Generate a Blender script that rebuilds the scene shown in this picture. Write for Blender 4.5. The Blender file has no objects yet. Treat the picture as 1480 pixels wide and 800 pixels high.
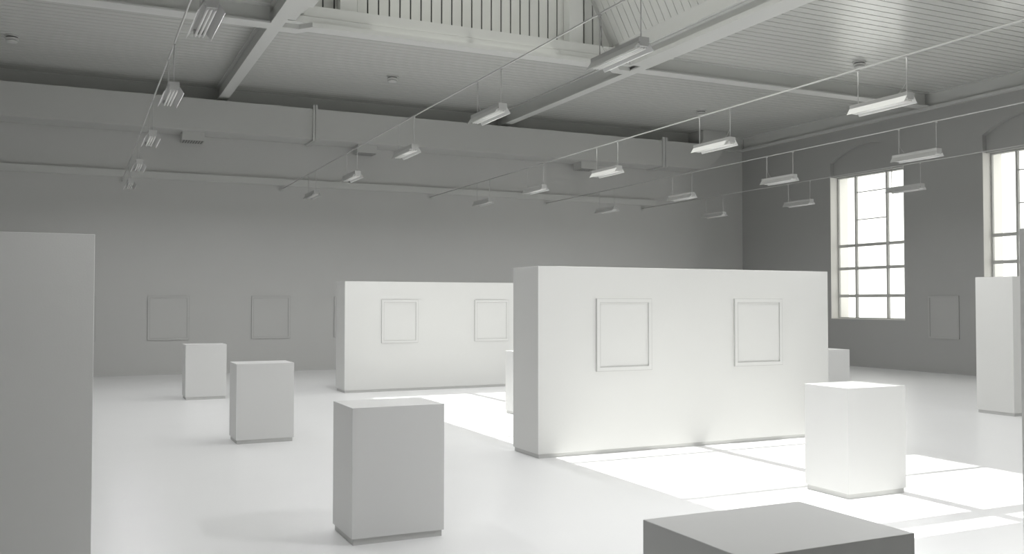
import bpy, bmesh, math
from mathutils import Matrix, Vector

scene = bpy.context.scene
COL = scene.collection
pi = math.pi

# ------------------------------------------------------------------ materials
def new_mat(name):
    m = bpy.data.materials.new(name); m.use_nodes = True
    nt = m.node_tree; nt.nodes.clear()
    out = nt.nodes.new('ShaderNodeOutputMaterial')
    return m, nt, out

def paint(name, col, rough=0.45, spec=0.4, bump=0.0, scale=60.0, mottling=0.015, metallic=0.0):
    m, nt, out = new_mat(name)
    b = nt.nodes.new('ShaderNodeBsdfPrincipled')
    b.inputs['Roughness'].default_value = rough
    b.inputs['Metallic'].default_value = metallic
    b.inputs['Specular IOR Level'].default_value = spec
    tc = nt.nodes.new('ShaderNodeTexCoord')
    nz = nt.nodes.new('ShaderNodeTexNoise'); nz.inputs['Scale'].default_value = 1.3
    nz.inputs['Detail'].default_value = 3
    nt.links.new(tc.outputs['Object'], nz.inputs['Vector'])
    mx = nt.nodes.new('ShaderNodeMix'); mx.data_type = 'RGBA'
    mx.inputs[6].default_value = (*[c * (1 - mottling) for c in col], 1)
    mx.inputs[7].default_value = (*[min(1, c * (1 + mottling)) for c in col], 1)
    nt.links.new(nz.outputs['Fac'], mx.inputs[0])
    nt.links.new(mx.outputs[2], b.inputs['Base Color'])
    if bump > 0:
        n2 = nt.nodes.new('ShaderNodeTexNoise'); n2.inputs['Scale'].default_value = scale
        n2.inputs['Detail'].default_value = 4
        nt.links.new(tc.outputs['Object'], n2.inputs['Vector'])
        bp = nt.nodes.new('ShaderNodeBump'); bp.inputs['Strength'].default_value = bump
        bp.inputs['Distance'].default_value = 0.004
        nt.links.new(n2.outputs['Fac'], bp.inputs['Height'])
        nt.links.new(bp.outputs['Normal'], b.inputs['Normal'])
    nt.links.new(b.outputs[0], out.inputs[0])
    return m

WHITE = (0.74, 0.74, 0.728)
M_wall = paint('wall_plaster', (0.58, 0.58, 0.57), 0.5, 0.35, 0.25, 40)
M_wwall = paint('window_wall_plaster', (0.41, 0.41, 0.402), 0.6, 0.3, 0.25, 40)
M_floor = paint('floor_resin', (0.85, 0.85, 0.855), 0.33, 0.35, 0.05, 8)
M_ceil = paint('ceiling_boards', (0.61, 0.615, 0.595), 0.23, 0.5)
M_steel = paint('painted_steel', (0.61, 0.615, 0.60), 0.5, 0.35)
M_duct = paint('duct_paint', (0.56, 0.562, 0.55), 0.5, 0.35)
M_panel = paint('panel_paint', WHITE, 0.5, 0.35, 0.1, 90)
M_ped = paint('pedestal_paint', (0.72, 0.72, 0.715), 0.45, 0.35)
M_plinth = paint('plinth_paint', (0.60, 0.60, 0.59), 0.5, 0.3)
M_edge_shade = paint('frame_edge_shade', (0.56, 0.56, 0.55), 0.6, 0.2)  # grey that stands in for the shadow line round a frame
M_wedge_shade = paint('frame_edge_shade_on_wall', (0.42, 0.42, 0.41), 0.6, 0.2)  # darker version of the painted shadow line, for frames on the walls
M_frame = paint('frame_paint', (0.74, 0.74, 0.728), 0.5, 0.35)
M_lamp = paint('lamp_enamel', (0.54, 0.54, 0.535), 0.4, 0.5)
M_tube = paint('tube_glass', (0.80, 0.80, 0.785), 0.3, 0.5)
M_dark = paint('grille_dark', (0.12, 0.12, 0.12), 0.6, 0.2)
M_groove = paint('gap_dark', (0.07, 0.07, 0.069), 0.8, 0.1)
M_reveal = paint('window_reveal', (0.80, 0.79, 0.76), 0.6, 0.2)
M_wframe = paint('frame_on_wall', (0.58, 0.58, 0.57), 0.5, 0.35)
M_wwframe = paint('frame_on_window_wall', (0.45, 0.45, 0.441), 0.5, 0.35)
M_win = paint('window_metal', (0.55, 0.55, 0.535), 0.5, 0.3)

def glass_mat():
    m, nt, out = new_mat('window_glass')
    t = nt.nodes.new('ShaderNodeBsdfTransparent'); t.inputs[0].default_value = (0.97, 0.98, 0.97, 1)
    g = nt.nodes.new('ShaderNodeBsdfGlossy'); g.inputs['Roughness'].default_value = 0.02
    lw = nt.nodes.new('ShaderNodeLayerWeight'); lw.inputs['Blend'].default_value = 0.08
    mx = nt.nodes.new('ShaderNodeMixShader')
    nt.links.new(lw.outputs['Fresnel'], mx.inputs[0])
    nt.links.new(t.outputs[0], mx.inputs[1]); nt.links.new(g.outputs[0], mx.inputs[2])
    nt.links.new(mx.outputs[0], out.inputs[0])
    return m
M_glass = glass_mat()

# ------------------------------------------------------------------ helpers
def box(bm, x0, x1, y0, y1, z0, z1):
    vs = [bm.verts.new(p) for p in ((x0,y0,z0),(x1,y0,z0),(x1,y1,z0),(x0,y1,z0),(x0,y0,z1),(x1,y0,z1),(x1,y1,z1),(x0,y1,z1))]
    for f in ((0,3,2,1),(4,5,6,7),(0,1,5,4),(1,2,6,5),(2,3,7,6),(3,0,4,7)):
        bm.faces.new([vs[i] for i in f])

def prism(bm, pts, axis, a0, a1):
    """polygon pts in the two remaining axes, extruded along axis (0,1,2) from a0 to a1"""
    def P(p, a):
        if axis == 0: return (a, p[0], p[1])
        if axis == 1: return (p[0], a, p[1])
        return (p[0], p[1], a)
    A = [bm.verts.new(P(p, a0)) for p in pts]; B = [bm.verts.new(P(p, a1)) for p in pts]
    n = len(pts)
    bm.faces.new(A); bm.faces.new(B[::-1])
    for i in range(n):
        bm.faces.new((A[i], B[i], B[(i+1) % n], A[(i+1) % n]))

def tube(bm, pts, r, seg=10):
    rings = []
    n = len(pts)
    for i, p in enumerate(pts):
        p = Vector(p)
        d = (Vector(pts[min(i+1, n-1)]) - Vector(pts[max(i-1, 0)])).normalized()
        ref = Vector((0, 0, 1)) if abs(d.z) < 0.9 else Vector((1, 0, 0))
        u = d.cross(ref).normalized(); v = d.cross(u)
        rings.append([bm.verts.new(p + r * (math.cos(2*pi*k/seg) * u + math.sin(2*pi*k/seg) * v)) for k in range(seg)])
    for a, b in zip(rings, rings[1:]):
        for k in range(seg):
            f = bm.faces.new((a[k], a[(k+1) % seg], b[(k+1) % seg], b[k])); f.smooth = True
    bm.faces.new(rings[0][::-1]); bm.faces.new(rings[-1])

def lathe(bm, prof, c, seg=40):
    """profile (r, z) round a vertical axis through c"""
    rings = []
    for r, z in prof:
        rings.append([bm.verts.new((c[0] + r*math.cos(2*pi*k/seg), c[1] + r*math.sin(2*pi*k/seg), c[2] + z)) for k in range(seg)])
    for a, b in zip(rings, rings[1:]):
        for k in range(seg):
            bm.faces.new((a[k], a[(k+1) % seg], b[(k+1) % seg], b[k]))
    bm.faces.new(rings[0][::-1]); bm.faces.new(rings[-1])

def obj(name, bm, mat, parent=None, bevel=0.0, origin=None):
    bmesh.ops.recalc_face_normals(bm, faces=bm.faces)
    if origin is not None:
        bmesh.ops.translate(bm, verts=bm.verts, vec=-Vector(origin))
    me = bpy.data.meshes.new(name); bm.to_mesh(me); bm.free()
    me.materials.append(mat)
    o = bpy.data.objects.new(name, me); COL.objects.link(o)
    if origin is not None: o.location = origin
    if parent is not None: o.parent = parent
    if bevel > 0:
        b = o.modifiers.new('bevel', 'BEVEL'); b.width = bevel; b.segments = 2
        b.limit_method = 'ANGLE'
    return o

def backed(o, n_board_faces):
    """second material slot: the dark backing seen through the open joints"""
    o.data.materials.append(M_groove)
    for p in o.data.polygons:
        if p.index >= n_board_faces: p.material_index = 1
    return o

def thing(name, label, cat, loc=(0,0,0), group=None):
    o = bpy.data.objects.new(name, None); COL.objects.link(o)
    o.location = loc; o.empty_display_size = 0.1
    o['label'] = label; o['category'] = cat
    if group: o['group'] = group
    return o

def tag(o, label, cat, group=None):
    o['label'] = label; o['category'] = cat
    if group: o['group'] = group
    return o

def struct(name, bm, mat, parent=None, bevel=0.0):
    o = obj(name, bm, mat, parent, bevel)
    if parent is None: o['kind'] = 'structure'
    return o

def dup(root, loc, label, name=None):
    r = root.copy(); COL.objects.link(r); r.location = loc; r['label'] = label
    for ch in list(root.children):
        c = ch.copy(); COL.objects.link(c); c.parent = r
        for g in ch.children:
            d = g.copy(); COL.objects.link(d); d.parent = c
    return r

B = bmesh.new

# ------------------------------------------------------------------ room constants
XL, XR = -6.40, 21.84          # side walls
YN, YF = -3.60, 26.68          # near wall behind the viewer, far wall
ZC = 7.90                      # boarded ceiling
TH = 0.75                      # thickness of the window wall
LX0, LX1 = 3.72, 11.93         # lantern opening
LY0, LY1 = 5.15, 18.93

# floor
bm = B(); box(bm, XL-0.5, XR+TH+0.1, YN-0.5, YF+0.5, -0.3, 0.0); struct('floor', bm, M_floor)

# plain walls
bm = B(); box(bm, XL-0.5, XR+TH, YF, YF+0.5, 0.0, 8.6); struct('wall_far', bm, M_wall)
bm = B(); box(bm, XL-0.5, XR+TH, YN-0.5, YN, 0.0, 8.6); struct('wall_near', bm, M_wall)
bm = B(); box(bm, XL-0.5, XL, YN, YF, 0.0, 8.6); struct('wall_left', bm, M_wall)

# window wall with segmental arches
WZ0, WSP, WCR = 1.45, 6.43, 6.86      # sill, springing, crown
WINS = [(19.45, 22.36), (13.94, 16.85), (8.43, 11.34), (2.92, 5.83), (-2.59, 0.32)]
def arch_pts(y0, y1, n=20):
    h = WCR - WSP; w = (y1 - y0) / 2; R = (w*w + h*h) / (2*h); cz = WCR - R; cy = (y0+y1)/2
    a = math.asin(w / R)
    return [(cy + R*math.sin(t), cz + R*math.cos(t)) for t in [(-a + 2*a*i/n) for i in range(n+1)]]
bm = B()
edges = [YN] + [v for w in sorted(WINS) for v in w] + [YF]
for i in range(0, len(edges), 2):
    box(bm, XR, XR+TH, edges[i], edges[i+1], 0.0, 8.6)
for y0, y1 in WINS:
    box(bm, XR, XR+TH, y0, y1, 0.0, WZ0)
    ap = arch_pts(y0, y1)
    for a, b in zip(ap, ap[1:]):
        prism(bm, [a, b, (b[0], 8.6), (a[0], 8.6)], 0, XR, XR+TH)
bmesh.ops.remove_doubles(bm, verts=bm.verts, dist=1e-5)
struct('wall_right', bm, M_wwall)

# windows: blind tympanum, frame, mullions, bars, pane
HEAD = 5.97
FX = XR + 0.30
for n, (y0, y1) in enumerate(WINS[:5]):
    # blind panel filling the arch head
    bm = B()
    ap = arch_pts(y0, y1)
    prism(bm, [(y0, HEAD)] + [(p[0], p[1]) for p in ap] + [(y1, HEAD)], 0, XR+0.16, XR+TH-0.02)
    w = struct('window_%d' % (n+1), bm, M_wwall)
    s = 0.032
    bm = B()
    f0, f1 = FX, FX+0.07
    box(bm, f0, f1, y0, y0+0.05, WZ0, HEAD); box(bm, f0, f1, y1-0.05, y1, WZ0, HEAD)
    box(bm, f0, f1, y0+0.05, y1-0.05, WZ0, WZ0+0.05); box(bm, f0, f1, y0+0.05, y1-0.05, HEAD-0.05, HEAD)
    obj('window_frame', bm, M_win, w)
    for nm, b_ in (('jamb', (XR+0.001, f0, y1-0.012, y1, WZ0, HEAD)), ('jamb', (XR+0.001, f0, y0, y0+0.012, WZ0, HEAD)),
                   ('jamb', (f1, XR+TH, y1-0.012, y1, WZ0, HEAD)), ('jamb', (f1, XR+TH, y0, y0+0.012, WZ0, HEAD)),
                   ('window_sill', (XR-0.012, f0, y0+0.012, y1-0.012, WZ0, WZ0+0.015))):
        bm = B(); box(bm, *b_); obj(nm, bm, M_reveal, w)
    ya, yb = y0 + 0.31*(y1-y0), y0 + 0.735*(y1-y0)
    for y in (ya, yb):
        bm = B(); box(bm, f0-0.01, f1, y-s, y+s, WZ0+0.05, HEAD-0.05); obj('mullion', bm, M_win, w)
    for z in (2.175, 3.04, 3.76):
        bm = B()
        for a, b in ((y0+0.05, ya-s), (ya+s, yb-s), (yb+s, y1-0.05)):
            box(bm, f0+0.005, f1, a, b, z-0.045, z+0.045)
        obj('transom', bm, M_win, w)
    for z in (4.56, 5.42):
        bm = B(); box(bm, f0+0.02, f1-0.02, ya+s, yb-s, z-0.014, z+0.014); obj('glazing_bar', bm, M_win, w)
    bm = B()
    for a, b in ((y0+0.05, ya-s), (ya+s, yb-s), (yb+s, y1-0.05)):
        box(bm, f1-0.022, f1-0.016, a, b, WZ0+0.05, HEAD-0.05)
    obj('window_pane', bm, M_glass, w)

# baseboards
bm = B(); box(bm, XL, XR, YF-0.015, YF, 0.0, 0.09); struct('baseboard_far', bm, M_wall)
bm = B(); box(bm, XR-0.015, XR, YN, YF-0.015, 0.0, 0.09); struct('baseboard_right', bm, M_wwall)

# ------------------------------------------------------------------ ceiling: boards running along x with open joints
def boarded(bm, x0, x1, y0, y1, pitch=0.25, phase=15.948, gap=0.024, depth=0.022):
    k = math.ceil((y0 - phase) / pitch)
    ys = [y0]
    while phase + k*pitch < y1:
        ys.append(phase + k*pitch); k += 1
    ys.append(y1)
    for a, b in zip(ys, ys[1:]):
        ga = a + (gap/2 if a != y0 else 0); gb = b - (gap/2 if b != y1 else 0)
        if gb - ga > 0.005: box(bm, x0, x1, ga, gb, ZC, ZC+depth)
regions = ((XL, LX0, YN, YF), (LX1, XR, YN, YF), (LX0, LX1, LY1, YF), (LX0, LX1, YN, LY0))
bm = B()
for r_ in regions: boarded(bm, *r_)
nb = len(bm.faces)
for x0, x1, y0, y1 in regions: box(bm, x0, x1, y0, y1, ZC+0.022, ZC+0.15)
backed(struct('ceiling', bm, M_ceil), nb)
# solid roof deck above the boards (keeps daylight out)
bm = B()
box(bm, XL-0.5, LX0-0.3, YN-0.5, YF+0.5, 8.6, 8.8); box(bm, LX1+0.3, XR+TH, YN-0.5, YF+0.5, 8.6, 8.8)
box(bm, LX0-0.3, LX1+0.3, LY1+0.3, YF+0.5, 8.6, 8.8); box(bm, LX0-0.3, LX1+0.3, YN-0.5, LY0-0.3, 8.6, 8.8)
struct('ceiling_deck', bm, M_ceil)

# ------------------------------------------------------------------ steel beams (I sections)
ZB = 7.50
def ibeam_y(bm, xc, y0, y1, w=0.26, zb=ZB, zt=ZC):
    box(bm, xc-w/2, xc+w/2, y0, y1, zb, zb+0.035)
    box(bm, xc-0.05, xc+0.05, y0, y1, zb+0.035, zt-0.03)
    box(bm, xc-w/2, xc+w/2, y0, y1, zt-0.03, zt)
def ibeam_x(bm, yc, x0, x1, w=0.26, zb=ZB, zt=ZC):
    box(bm, x0, x1, yc-w/2, yc+w/2, zb, zb+0.035)
    box(bm, x0, x1, yc-0.05, yc+0.05, zb+0.035, zt-0.03)
    box(bm, x0, x1, yc-w/2, yc+w/2, zt-0.03, zt)
BX1, BX2 = 3.56, 12.07
bm = B(); ibeam_y(bm, BX1, YN, YF-0.14)
tag(obj('ceiling_beam', bm, M_steel), 'long steel ceiling beam running past the roof lantern on its side away from the windows', 'beam', None)
bm = B(); ibeam_y(bm, BX2, YN, YF-0.14)
tag(obj('ceiling_beam', bm, M_steel), 'long steel ceiling beam on the window side of the roof lantern', 'beam')
bm = B(); ibeam_x(bm, 18.72, XL, BX1-0.13, 0.42)
tag(obj('cross_beam', bm, M_steel), 'steel cross beam at the far left of the ceiling, running towards the side wall', 'beam')
bm = B(); ibeam_x(bm, 18.60, BX2+0.13, XR-0.14, 0.36)
tag(obj('cross_beam', bm, M_steel), 'steel cross beam ending above the arched windows', 'beam')
bm = B(); ibeam_x(bm, 18.85, BX1+0.13, BX2-0.13, 0.24, ZB+0.05)
tag(obj('cross_beam', bm, M_steel), 'steel cross beam under the boarded end of the roof lantern', 'beam')
bm = B(); ibeam_x(bm, 10.3, BX2+0.13, XR-0.14, 0.36)
struct('trim_4', bm, M_steel)
# perimeter half beams
bm = B()
box(bm, XR-0.13, XR, YN, YF-0.14, 7.42, 7.50); box(bm, XR-0.035, XR, YN, YF-0.14, 7.50, ZC-0.03); box(bm, XR-0.09, XR, YN, YF-0.14, ZC-0.03, ZC)
struct('trim_1', bm, M_steel)
bm = B()
box(bm, XL, XR, YF-0.14, YF, 7.42, 7.50); box(bm, XL, XR, YF-0.06, YF, 7.50, ZC-0.03); box(bm, XL, XR, YF-0.10, YF, ZC-0.03, ZC)
struct('trim_2', bm, M_steel)

# lantern curb casings
bm = B()
prism(bm, [(3.69, 18.68), (4.03, 18.68), (4.24, 18.42), (11.43, 18.42), (11.64, 18.68), (11.94, 18.68),
           (11.94, 19.02), (11.64, 19.02), (11.43, 18.78), (4.24, 18.78), (4.03, 19.02), (3.69, 19.02)], 2, ZB, ZB+0.095)
box(bm, BX1+0.13, BX2-0.13, 18.49, 18.95, ZB+0.095, ZB+0.23)
box(bm, BX1+0.13, BX2-0.13, 18.54, 18.64, ZB+0.25, 7.97)
box(bm, BX1+0.13, BX2-0.13, 18.60, 18.63, ZB+0.2, ZB+0.30)
struct('trim_lantern_far', bm, M_steel)
bm = B()
box(bm, 11.66, BX2-0.13, LY0, 18.2, ZB+0.0, ZB+0.10)
box(bm, 11.72, BX2-0.13, LY0, 18.45, ZB+0.10, ZB+0.26)
box(bm, 11.56, 11.80, LY0, 18.55, ZB+0.285, 8.13)
box(bm, 11.62, BX2-0.06, LY0, 18.45, ZB+0.255, ZB+0.30)
struct('trim_lantern_right', bm, M_steel)
bm = B()
box(bm, BX1+0.13, 3.97, LY0, 17.2, ZB+0.0, ZB+0.10)
box(bm, BX1+0.13, 3.91, LY0, 18.45, ZB+0.10, ZB+0.26)
box(bm, 3.85, 4.09, LY0, 18.55, ZB+0.285, 8.13)
box(bm, BX1+0.05, 4.02, LY0, 18.45, ZB+0.255, ZB+0.30)
struct('trim_lantern_left', bm, M_steel)

# lantern enclosure: vertical boards on the end walls, steep boarded cheeks, glazed gable on top
EZ, GZ = 8.10, 11.45               # eaves, foot of the glazing
GX0, GX1, RX, RZ = 5.50, 9.82, 7.715, 12.35
def cheek(bm, xe, xg, y0, y1, sgn):
    # boards running up the slope, separated by open joints
    pitch = 0.24; g = 0.018
    d = Vector((xg-xe, 0, GZ-EZ)); nrm = Vector((-d.z, 0, d.x)).normalized() * (0.02 * sgn)
    ys = []; y = 18.59 - pitch*80
    while y < y1:
        if y > y0: ys.append(y)
        y += pitch
    ys = [y0] + ys + [y1]
    for a, b in zip(ys, ys[1:]):
        a2, b2 = a+g/2, b-g/2
        q = [(xe, EZ), (xg, GZ), (xg+nrm.x, GZ+nrm.z), (xe+nrm.x, EZ+nrm.z)]
        prism(bm, q, 1, a2, b2)
    nb = len(bm.faces)
    q = [(xe+nrm.x, EZ+nrm.z), (xg+nrm.x, GZ+nrm.z), (xg+nrm.x*5, GZ+nrm.z*5), (xe+nrm.x*5, EZ+nrm.z*5)]
    prism(bm, q, 1, y0, y1)
    return nb
bm = B(); nb = cheek(bm, 11.56, GX1+0.02, LY0, LY1+0.05, -1)
backed(struct('wall_lantern_right', bm, M_ceil), nb)
bm = B(); nb = cheek(bm, 4.00, GX0-0.02, LY0, LY1+0.05, 1)
backed(struct('wall_lantern_left', bm, M_ceil), nb)
bm = B(); box(bm, 11.70, 12.3, LY0-0.3, LY1+0.3, 8.0, 8.75); box(bm, 3.2, 3.86, LY0-0.3, LY1+0.3, 8.0, 8.75)
struct('trim_lantern_deck', bm, M_steel)
def end_boards(bm, y, sgn):
    pitch = 0.2405; g = 0.034; x = 3.858
    t = 0.03
    while x < 11.9:
        a, b = x+g/2, x+pitch-g/2
        box(bm, a, b, min(y, y+sgn*t), max(y, y+sgn*t), 8.10, 12.6)
        x += pitch
    nb = len(bm.faces)
    box(bm, 3.4, 12.4, min(y+sgn*t, y+sgn*0.25), max(y+sgn*t, y+sgn*0.25), 7.95, 12.8)
    return nb
bm = B(); nb = end_boards(bm, LY1+0.03, 1)
backed(struct('wall_lantern_far', bm, M_ceil), nb)
bm = B(); nb = end_boards(bm, LY0-0.03, -1)
backed(struct('wall_lantern_near', bm, M_ceil), nb)
# ledge between the curb and the foot of the end boards
bm = B(); box(bm, LX0, LX1, 18.64, LY1+0.06, 7.93, 7.97); box(bm, LX0, LX1, 18.93, 18.96, 7.97, 8.09)
struct('trim_lantern_sill', bm, M_steel)
# posts in front of the end boards
for xa, lab in ((4.87, 'pale post standing before the lantern end boards beside the ceiling beam away from the windows'),
                (10.27, 'pale post standing before the lantern end boards nearest the sloping boarded side')):
    bm = B(); box(bm, xa, xa+0.36, 18.66, 18.93, 7.97, 9.4)
    tag(obj('lantern_post', bm, M_steel, bevel=0.004, origin=(xa+0.18, 18.8, 7.97)), lab, 'post')

# glazed roof: ridge, bars, panes (window_6)
bm = B()
box(bm, 7.63, 7.80, LY0-0.1, LY1+0.1, RZ-0.03, RZ+0.05)
w6 = struct('window_6', bm, M_win)
def slope_z(x): return RZ - abs(x-RX) * (RZ-GZ)/(RX-GX0)
for y, hw in ((18.36, 0.03), (16.81, 0.034), (14.51, 0.034), (12.25, 0.036), (9.90, 0.04), (7.61, 0.045), (5.94, 0.115)):
    bm = B()
    prism(bm, [(GX0-0.05, slope_z(GX0)-0.06), (7.63, slope_z(7.63)-0.06), (7.63, slope_z(7.63)), (GX0-0.05, slope_z(GX0))], 1, y-hw, y+hw)
    prism(bm, [(7.80, slope_z(7.80)-0.06), (GX1+0.05, slope_z(GX1)-0.06), (GX1+0.05, slope_z(GX1)), (7.80, slope_z(7.80))], 1, y-hw, y+hw)
    obj('glazing_bar', bm, M_win, w6)
bm = B()
prism(bm, [(GX0-0.1, slope_z(GX0)), (7.63, slope_z(7.63)), (7.63, slope_z(7.63)+0.008), (GX0-0.1, slope_z(GX0)+0.008)], 1, LY0-0.1, LY1+0.1)
prism(bm, [(7.80, slope_z(7.80)), (GX1+0.1, slope_z(GX1)), (GX1+0.1, slope_z(GX1)+0.008), (7.80, slope_z(7.80)+0.008)], 1, LY0-0.1, LY1+0.1)
obj('window_pane', bm, M_glass, w6)
# flashing along the foot of the glazing and blind strips at both ends
bm = B()
box(bm, GX0-0.9, GX0, LY0-0.4, LY1+0.4, GZ-0.02, GZ+0.06)
box(bm, GX1, GX1+0.9, LY0-0.4, LY1+0.4, GZ-0.02, GZ+0.06)
box(bm, GX0-0.2, GX1+0.2, LY0-0.4, 5.56, RZ+0.06, RZ+0.12)
box(bm, GX0-0.2, GX1+0.2, 18.72, LY1+0.4, RZ+0.06, RZ+0.12)
struct('trim_3', bm, M_steel)

# ------------------------------------------------------------------ air duct on the far wall
DY0, DY1, DZ0, DZ1 = 25.75, YF-0.01, 6.54, 7.40
t = thing('air_duct', 'boxy grey air duct running along the far wall and elbowing up to the ceiling', 'duct', (17.8, 26.2, DZ0))
o_ = Vector((17.8, 26.2, DZ0))
def part(name, bm, mat, parent, bevel=0.0):
    bmesh.ops.translate(bm, verts=bm.verts, vec=-Vector(parent.location))
    return obj(name, bm, mat, parent, bevel)
bm = B(); box(bm, XL+0.01, 17.74, DY0, DY1, DZ0, DZ1); part('duct_run', bm, M_duct, t, 0.01)
# elbow turning upwards: outer sweep and inner sweep
bm = B()
R = 1.32; pts = [(17.90, DZ0)]
cx, cz = 20.42-R, DZ0+R*0.97
for i in range(17):
    a = -pi/2 + (pi/2)*i/16
    pts.append((cx + R*math.cos(a), cz + R*0.97*math.sin(a)))
pts.append((20.42, ZC-0.005)); pts.append((19.42, ZC-0.005)); 
r = 0.22
for i in range(9):
    a = 0 - (pi/2)*i/8
    pts.append((19.42-r + r*math.cos(a), DZ1+r + r*math.sin(a)))
pts.append((17.90, DZ1))
prism(bm, pts, 1, DY0, DY1)
part('duct_elbow', bm, M_duct, t, 0.008)
def duct_flange(xa, xb, nm):
    bm = B()
    for u0, u1 in ((xa, xa+(xb-xa)*0.45), (xb-(xb-xa)*0.45, xb)):
        box(bm, u0, u1, DY0-0.05, DY0, DZ0-0.05, DZ1+0.10)
        box(bm, u0, u1, DY0, DY1, DZ0-0.05, DZ0)
        box(bm, u0, u1, DY0, DY1, DZ1, DZ1+0.04)
    part(nm, bm, M_duct, t)
duct_flange(5.95, 6.09, 'duct_flange'); duct_flange(17.72, 17.92, 'duct_flange')
for xa in (2.51, 7.33, 14.74):
    bm = B(); box(bm, xa, xa+0.57, 25.98, 26.5, 6.30, DZ0)
    ob = part('duct_outlet', bm, M_duct, t)
    bm = B(); box(bm, xa+0.02, xa+0.55, 26.0, 26.48, 6.296, 6.30)
    bmesh.ops.translate(bm, verts=bm.verts, vec=-o_)
    obj('outlet_backing', bm, M_dark, ob)
    bm = B()
    for i in range(9):
        u = xa+0.02 + i*0.53/8; box(bm, u-0.008, u+0.008, 26.0, 26.48, 6.288, 6.296)
    for i in range(5):
        v = 26.02 + i*0.11; box(bm, xa+0.02, xa+0.55, v-0.006, v+0.006, 6.285, 6.288)
    bmesh.ops.translate(bm, verts=bm.verts, vec=-o_)
    obj('outlet_grille', bm, M_duct, ob)

# cable trunking on the far wall
bm = B(); box(bm, XL, 18.05, YF-0.09, YF, 5.30, 5.485)
tag(obj('wall_trunking', bm, M_steel, origin=(6, YF, 5.3)), 'long plain rail boxed along the far wall beneath the air duct', 'rail')

# ------------------------------------------------------------------ smoke detectors
def detector():
    t = thing('smoke_detector', '', 'detector', (0,0,0), 'round smoke detectors on the boarded ceiling')
    bm = B(); lathe(bm, [(0.155, 0.0), (0.155, -0.035), (0.12, -0.04)], (0,0,0)); obj('base', bm, M_duct, t)
    bm = B(); lathe(bm, [(0.12, -0.04), (0.12, -0.065)], (0,0,0)); obj('slot_band', bm, M_groove, t)
    bm = B(); lathe(bm, [(0.145, -0.065), (0.14, -0.10), (0.125, -0.105), (0.115, -0.107)], (0,0,0)); obj('collar', bm, M_duct, t)
    bm = B(); lathe(bm, [(0.10, -0.107), (0.10, -0.118)], (0,0,0)); obj('lower_slot', bm, M_groove, t)
    bm = B(); lathe(bm, [(0.12, -0.118), (0.118, -0.14), (0.10, -0.155)], (0,0,0)); obj('cap', bm, M_duct, t)
    return t
d0 = detector(); d0.location = (-1.37, 23.25, ZC)
d0['label'] = 'round smoke detector on the ceiling at the far left, away from the lantern'
dup(d0, (7.45, 23.15, ZC), 'round smoke detector on the ceiling between the lantern and the far wall')
dup(d0, (17.42, 23.2, ZC), 'round smoke detector on the ceiling above the duct elbow')
dup(d0, (17.40, 16.80, ZC), 'round smoke detector on the ceiling nearest the windows, in the pale window glare')

# ------------------------------------------------------------------ suspended rails with pendant lights
RAILZ = 5.195
names = ['rail furthest from the windows', 'second rail from the left wall side', 'middle rail', 'second rail from the windows', 'rail closest to the windows']
RX_ = [1.072, 5.28, 9.80, 13.82, 17.56]
short = ['leftmost rail', 'second rail from the left', 'middle rail', 'second rail from the right', 'rightmost rail']
for x, s in zip(RX_, short):
    t = thing('lighting_rail', 'thin lighting rail strung to the far wall, ' + {'leftmost rail':'leftmost of five','second rail from the left':'second from the left','middle rail':'the middle one of five','second rail from the right':'fourth from the left','rightmost rail':'rightmost and lowest in the photo'}[s], 'rail', (x, YF-0.02, RAILZ), 'thin lighting rails under the ceiling')
    bm = B(); tube(bm, [(0, YN-YF+0.04, 0), (0, 0.0, 0)], 0.0115, 8); obj('rail_tube', bm, M_lamp, t)
    bm = B()
    tube(bm, [(0, 0.005, 0), (0, -0.01, 0)], 0.075, 24); tube(bm, [(0, -0.01, 0), (0, -0.06, 0)], 0.03, 16)
    obj('wall_rosette', bm, M_duct, t)

def pendant():
    # origin: under the near hanger rod, at the level of the lower reflector edge
    t = thing('pendant_light', '', 'light', (0,0,0), 'pendant lights hung from the rails')
    L0, L1 = -0.06, 0.93
    zt, zb = 0.135, 0.083
    bm = B(); box(bm, -0.064, 0.064, L0, L1, zb, zt); obj('housing', bm, M_lamp, t, 0.002)
    for s in (-1, 1):
        bm = B()
        prism(bm, [(s*0.060, zb+0.004), (s*0.064, zb+0.004), (s*0.121, 0.0), (s*0.117, 0.0)], 1, L0, L1)
        obj('reflector', bm, M_lamp, t)
    for y in (L0+0.0, L1-0.06):
        bm = B(); prism(bm, [(-0.052, zb), (0.052, zb), (0.060, zb-0.022), (0.048, zb-0.046), (-0.048, zb-0.046), (-0.060, zb-0.022)], 1, y, y+0.06)
        obj('end_socket', bm, M_lamp, t)
    for x in (-0.036, 0, 0.036):
        bm = B(); tube(bm, [(x, L0+0.02, 0.026), (x, L1-0.02, 0.026)], 0.0115, 10); obj('tube', bm, M_tube, t)
    H = RAILZ - (4.70 - 0.135)
    for y in (0.0, 0.83):
        bm = B(); tube(bm, [(0, y, zt), (0, y, H-0.012)], 0.0065, 8); box(bm, -0.013, 0.013, y-0.02, y+0.02, H-0.03, H-0.0118)
        obj('hanger_rod', bm, M_lamp, t)
    return t
def with_cord(t, near):
    H = RAILZ - (4.70 - 0.135)
    y0 = 0.0 if near else 0.83
    dy = 0.16 if near else -0.14
    bm = B()
    P = [(0.012, y0, H-0.02), (0.018, y0+dy*0.04, H-0.14), (0.01, y0+dy*0.02, H-0.26), (0.012, y0+dy*0.15, H-0.36), (0.012, y0+dy*0.6, H-0.44), (0.012, y0+dy, 0.135)]
    tube(bm, P, 0.0035, 6); obj('power_cord', bm, M_lamp, t)
ordn = ['nearest', 'second nearest', 'third nearest', 'second farthest', 'farthest']
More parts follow.
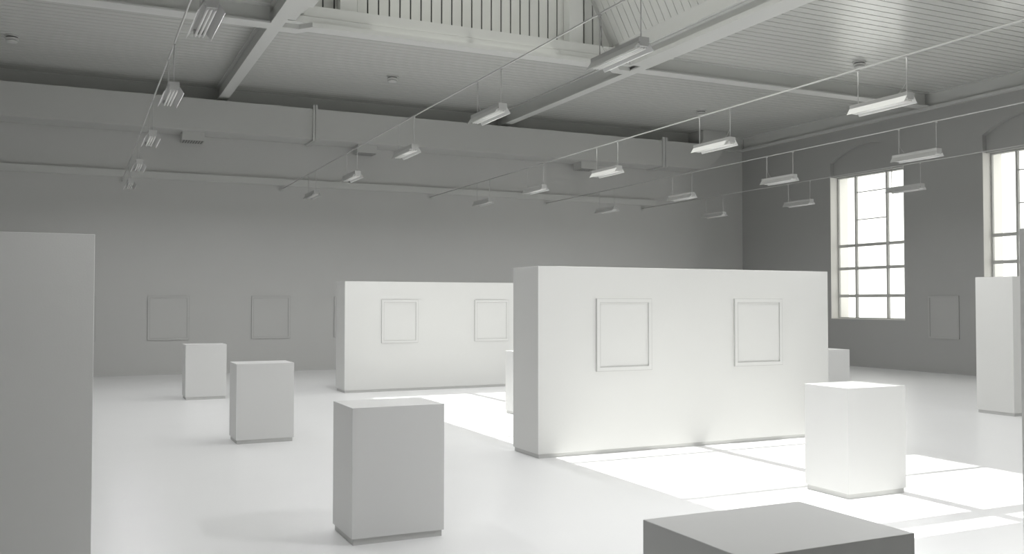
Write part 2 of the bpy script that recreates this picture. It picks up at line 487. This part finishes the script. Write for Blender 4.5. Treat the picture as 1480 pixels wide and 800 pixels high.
rows = [
 (0, [8.66, 12.20, 15.75, 19.05, 22.2], False),
 (1, [8.05, 11.55, 15.19, 18.78, 22.44], False),
 (2, [8.66, 12.27, 15.79, 19.06, 22.15], True),
 (3, [11.58, 15.22, 18.80, 22.46], False),
 (4, [15.16, 18.70, 22.34], False)]
added_near_rows = [(0, [5.10]), (1, [4.45]), (2, [5.10]), (3, [7.95, 4.35]), (4, [11.55, 7.95, 4.35])]  # unseen pendants continuing the rows, added to brighten the space near the viewer
pf = pendant(); with_cord(pf, False)
pn = pendant(); with_cord(pn, True)
used = set()
extra = {(0,0): ', seen from below with three bare tubes', (1,0): ', before the lantern corner',
         (2,0): ', sunlit, above the arched windows', (2,1): ', sunlit, in front of the duct elbow', (2,2): ', sunlit, smallest of the bright ones'}
for r, ys, near in rows:
    n = len(ys)
    od = ordn if n == 5 else (['nearest', 'second nearest', 'second farthest', 'farthest'] if n == 4 else ['nearest', 'middle', 'farthest'])
    for i, y in enumerate(ys):
        src = pn if near else pf
        lab = 'white pendant light, %s on the %s%s' % (od[i], short[r], extra.get((r, i), ''))
        loc = (RX_[r], y, 4.70-0.135)
        if id(src) not in used:
            used.add(id(src)); src.location = loc; src['label'] = lab
        else:
            dup(src, loc, lab)
for r, ys in added_near_rows:
    for y in ys:
        dup(pf, (RX_[r], y, 4.70-0.135), 'white pendant light on a rail, unseen, added for more light near the viewer')

# ------------------------------------------------------------------ free-standing partitions and pedestals
def plinthed(name, label, cat, x0, x1, y0, y1, h, zb, ins, mat, group):
    t = thing(name, label, cat, ((x0+x1)/2, (y0+y1)/2, 0), group)
    w, d = (x1-x0)/2, (y1-y0)/2
    bm = B(); box(bm, -w, w, -d, d, zb, h); obj('body', bm, mat, t, 0.003)
    bm = B(); box(bm, -w+ins, w-ins, -d+ins, d-ins, 0.0, zb); obj('plinth', bm, M_plinth, t)
    return t
G = 'free-standing white partitions'
def panel(x0, y0, label): return plinthed('partition_wall', label, 'partition', x0, x0+4.80, y0, y0+0.73, 2.414, 0.053, 0.017, M_panel, G)
panel(5.25, 10.356, 'large white partition with two frames, standing behind the sunlit pedestal')
panel(5.257, 19.61, 'white partition with frames further back, before the far wall')
panel(0.111-4.80, 6.89, 'tall grey partition filling the left edge, nearest the viewer there')
panel(14.61, 10.72, 'white partition at the right, standing in front of the second arched window')
panel(5.30, 3.11, 'display panel glimpsed as a thin sliver on the right edge of the photo')
G = 'white display pedestals'
def ped(x0, y0, label): return plinthed('display_pedestal', label, 'pedestal', x0, x0+0.791, y0, y0+0.606, 1.102, 0.053, 0.016, M_ped, G)
ped(2.02, 7.286, 'grey-shaded pedestal, complete, nearest the viewer left of the large panel')
ped(2.01, 13.15, 'pedestal in the middle of the row of three at the left')
ped(1.996, 19.53, 'smallest and farthest pedestal of the three at the left')
ped(6.956, 6.907, 'sunlit pedestal standing in the light patches before the large panel')
ped(2.02, 2.471, 'dark-sided pedestal cut off by the bottom edge, seen from above')
ped(6.92, 14.33, 'bright pedestal half hidden behind the left end of the large panel')
ped(12.03, 12.68, 'shaded pedestal peeping out behind the right end of the large panel')

# ------------------------------------------------------------------ picture frames
def frame_y(x0, x1, z0, z1, yw, label, group, mat=M_frame, b=0.05, dp=0.028):
    """frame hanging on a face that looks towards -y"""
    t = thing('picture_frame', label, 'picture frame', ((x0+x1)/2, yw, z0), group)
    w, h = (x1-x0)/2, z1-z0
    bm = B()
    box(bm, -w, w, -dp, 0, 0, b); box(bm, -w, w, -dp, 0, h-b, h)
    box(bm, -w, -w+b, -dp, 0, b, h-b); box(bm, w-b, w, -dp, 0, b, h-b)
    obj('frame_border', bm, mat, t)
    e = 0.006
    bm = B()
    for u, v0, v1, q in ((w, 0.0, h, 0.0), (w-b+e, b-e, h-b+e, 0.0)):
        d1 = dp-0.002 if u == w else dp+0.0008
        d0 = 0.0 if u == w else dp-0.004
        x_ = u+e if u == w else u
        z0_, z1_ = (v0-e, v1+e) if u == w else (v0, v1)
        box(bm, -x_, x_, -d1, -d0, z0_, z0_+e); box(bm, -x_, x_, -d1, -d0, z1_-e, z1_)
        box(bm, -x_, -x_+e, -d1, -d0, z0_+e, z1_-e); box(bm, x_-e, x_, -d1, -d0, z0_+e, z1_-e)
    obj('edge_shade_strip', bm, M_wedge_shade if mat is not M_frame else M_edge_shade, t)  # thin grey strips painting in shadow lines round border and canvas
    bm = B(); box(bm, -w+b, w-b, -dp+0.014, 0, b, h-b); obj('canvas', bm, mat, t)
def frame_x(y0, y1, z0, z1, xw, label, group, mat=M_frame, b=0.05, dp=0.028):
    t = thing('picture_frame', label, 'picture frame', (xw, (y0+y1)/2, z0), group)
    w, h = (y1-y0)/2, z1-z0
    bm = B()
    box(bm, -dp, 0, -w, w, 0, b); box(bm, -dp, 0, -w, w, h-b, h)
    box(bm, -dp, 0, -w, -w+b, b, h-b); box(bm, -dp, 0, w-b, w, b, h-b)
    obj('frame_border', bm, mat, t)
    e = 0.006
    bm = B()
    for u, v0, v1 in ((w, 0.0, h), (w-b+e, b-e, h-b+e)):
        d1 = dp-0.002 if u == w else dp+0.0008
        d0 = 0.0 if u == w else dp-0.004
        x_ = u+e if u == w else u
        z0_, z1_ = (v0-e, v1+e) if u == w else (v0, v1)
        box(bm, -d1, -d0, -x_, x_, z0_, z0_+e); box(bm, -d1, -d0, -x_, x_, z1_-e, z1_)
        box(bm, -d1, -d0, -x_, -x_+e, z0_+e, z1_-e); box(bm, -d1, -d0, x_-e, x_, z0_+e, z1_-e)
    obj('edge_shade_strip', bm, M_wedge_shade, t)  # shade along the frame edges, put in as darker strips
    bm = B(); box(bm, -dp+0.014, 0, -w+b, w-b, b, h-b); obj('canvas', bm, mat, t)
yA = 10.356
frame_y(6.093, 6.93, 1.068, 2.002, yA, 'blank white frame on the large panel, the left one of its pair', 'frames on the large panel')
frame_y(8.318, 9.158, 1.072, 2.004, yA, 'blank white frame on the large panel, right one above the sunlit pedestal', 'frames on the large panel')
yB = 19.61
frame_y(6.083, 6.92, 1.068, 2.01, yB, 'blank white frame on the smaller bright panel, fully visible at its left', 'frames on the farther panel')
frame_y(8.305, 9.152, 1.072, 2.01, yB, 'blank white frame on the farther panel, next to the large panel edge', 'frames on the farther panel')
GB = 'blank frames on the far wall'
frame_y(-0.59, 0.46, 0.935, 2.1, YF, 'blank frame on the far wall, almost hidden by the left panel', GB, M_wframe)
frame_y(1.75, 2.80, 0.935, 2.126, YF, 'blank grey frame on the far wall above the farthest pedestal', GB, M_wframe)
frame_y(4.48, 5.55, 0.937, 2.13, YF, 'blank grey frame on the far wall, between the row of pedestals and the farther panel', GB, M_wframe)
frame_y(6.84, 7.90, 0.94, 2.12, YF, 'blank frame on the far wall mostly hidden behind the farther panel', GB, M_wframe)
frame_x(17.625, 18.62, 0.965, 2.145, XR, 'blank grey frame on the window wall between the two arched windows', 'frame on the window wall', M_wwframe)

# ------------------------------------------------------------------ light
world = bpy.data.worlds.new('World'); scene.world = world; world.use_nodes = True
nt = world.node_tree; nt.nodes.clear()
wo = nt.nodes.new('ShaderNodeOutputWorld'); bg = nt.nodes.new('ShaderNodeBackground')
bg.inputs['Color'].default_value = (1.0, 0.985, 0.95, 1)
SKY_H, SKY_Z, SUN, LAMP = 2.2, 1.6, 5.4, 28.8
tcw = nt.nodes.new('ShaderNodeTexCoord'); sx = nt.nodes.new('ShaderNodeSeparateXYZ')
nt.links.new(tcw.outputs['Generated'], sx.inputs[0])
mr = nt.nodes.new('ShaderNodeMapRange'); mr.interpolation_type = 'SMOOTHSTEP'
mr.inputs['From Min'].default_value = 0.45; mr.inputs['From Max'].default_value = 0.9
mr.inputs['To Min'].default_value = SKY_H; mr.inputs['To Max'].default_value = SKY_Z
nt.links.new(sx.outputs['Z'], mr.inputs['Value']); nt.links.new(mr.outputs[0], bg.inputs['Strength'])
nt.links.new(bg.outputs[0], wo.inputs[0])

sl = bpy.data.lights.new('sun', 'SUN'); sl.energy = SUN; sl.angle = math.radians(0.12); sl.color = (1.0, 0.985, 0.95)
so = bpy.data.objects.new('sun', sl); COL.objects.link(so); so.location = (7.7, 12, 20)

ll = bpy.data.lights.new('pendant_glow', 'AREA'); ll.shape = 'RECTANGLE'; ll.size = 0.10; ll.size_y = 0.85; ll.energy = LAMP
ll.color = (0.99, 0.995, 1.0)
for r, ys in [(r, ys) for r, ys, near in rows] + added_near_rows:
    for y in ys:
        k = 1.5 if y < 6 else (0.95 if y < 10 else (0.85 if y > 21 else 1.12))
        if y < 6: k = (0.85, 3.4, 0.5, 1.5, 1.5)[r]  # added unseen pendants: power set per rail to fill in the near surfaces
        if r == 4: k *= 0.55
        if r == 3: k *= 0.85
        l2 = ll.copy(); l2.energy = LAMP * k; l2.spread = math.radians(165 if y < 6 else 180)
        lo = bpy.data.objects.new('pendant_glow', l2); COL.objects.link(lo)
        lo.location = (RX_[r], y + 0.43, 4.57)

def portal(name, loc, rot, sx, sy):
    l = bpy.data.lights.new(name, 'AREA'); l.shape = 'RECTANGLE'; l.size = sx; l.size_y = sy
    l.cycles.is_portal = True
    o = bpy.data.objects.new(name, l); COL.objects.link(o); o.location = loc; o.rotation_euler = rot
for y0, y1 in WINS:
    portal('window_portal', (XR+TH+0.02, (y0+y1)/2, (WZ0+HEAD)/2), (0, pi/2, 0), HEAD-WZ0, y1-y0)
portal('roof_portal', ((GX0+GX1)/2, (LY0+LY1)/2, RZ+0.3), (0, 0, 0), GX1-GX0, LY1-LY0)

# ------------------------------------------------------------------ camera
yaw, pit, rol = math.radians(25.2635), math.radians(1.5989), math.radians(0.0427)
F = Vector((math.sin(yaw)*math.cos(pit), math.cos(yaw)*math.cos(pit), math.sin(pit)))
R_ = Vector((math.cos(yaw), -math.sin(yaw), 0)); U = R_.cross(F)
R2 = R_*math.cos(rol) + U*math.sin(rol); U2 = -R_*math.sin(rol) + U*math.cos(rol)
cam = bpy.data.cameras.new('camera'); cam.sensor_fit = 'HORIZONTAL'; cam.sensor_width = 36
cam.lens = 1334.434 / 1480 * 36
co = bpy.data.objects.new('camera', cam); COL.objects.link(co)
co.matrix_world = Matrix(((R2.x, U2.x, -F.x, 0), (R2.y, U2.y, -F.y, 0), (R2.z, U2.z, -F.z, 1.95), (0, 0, 0, 1)))
scene.camera = co

scene.view_settings.view_transform = 'Standard'
scene.view_settings.look = 'None'
scene.view_settings.exposure = 0.0
scene.view_settings.gamma = 1.0
scene.cycles.sample_clamp_indirect = 4.0
scene.cycles.max_bounces = 10
scene.cycles.diffuse_bounces = 8
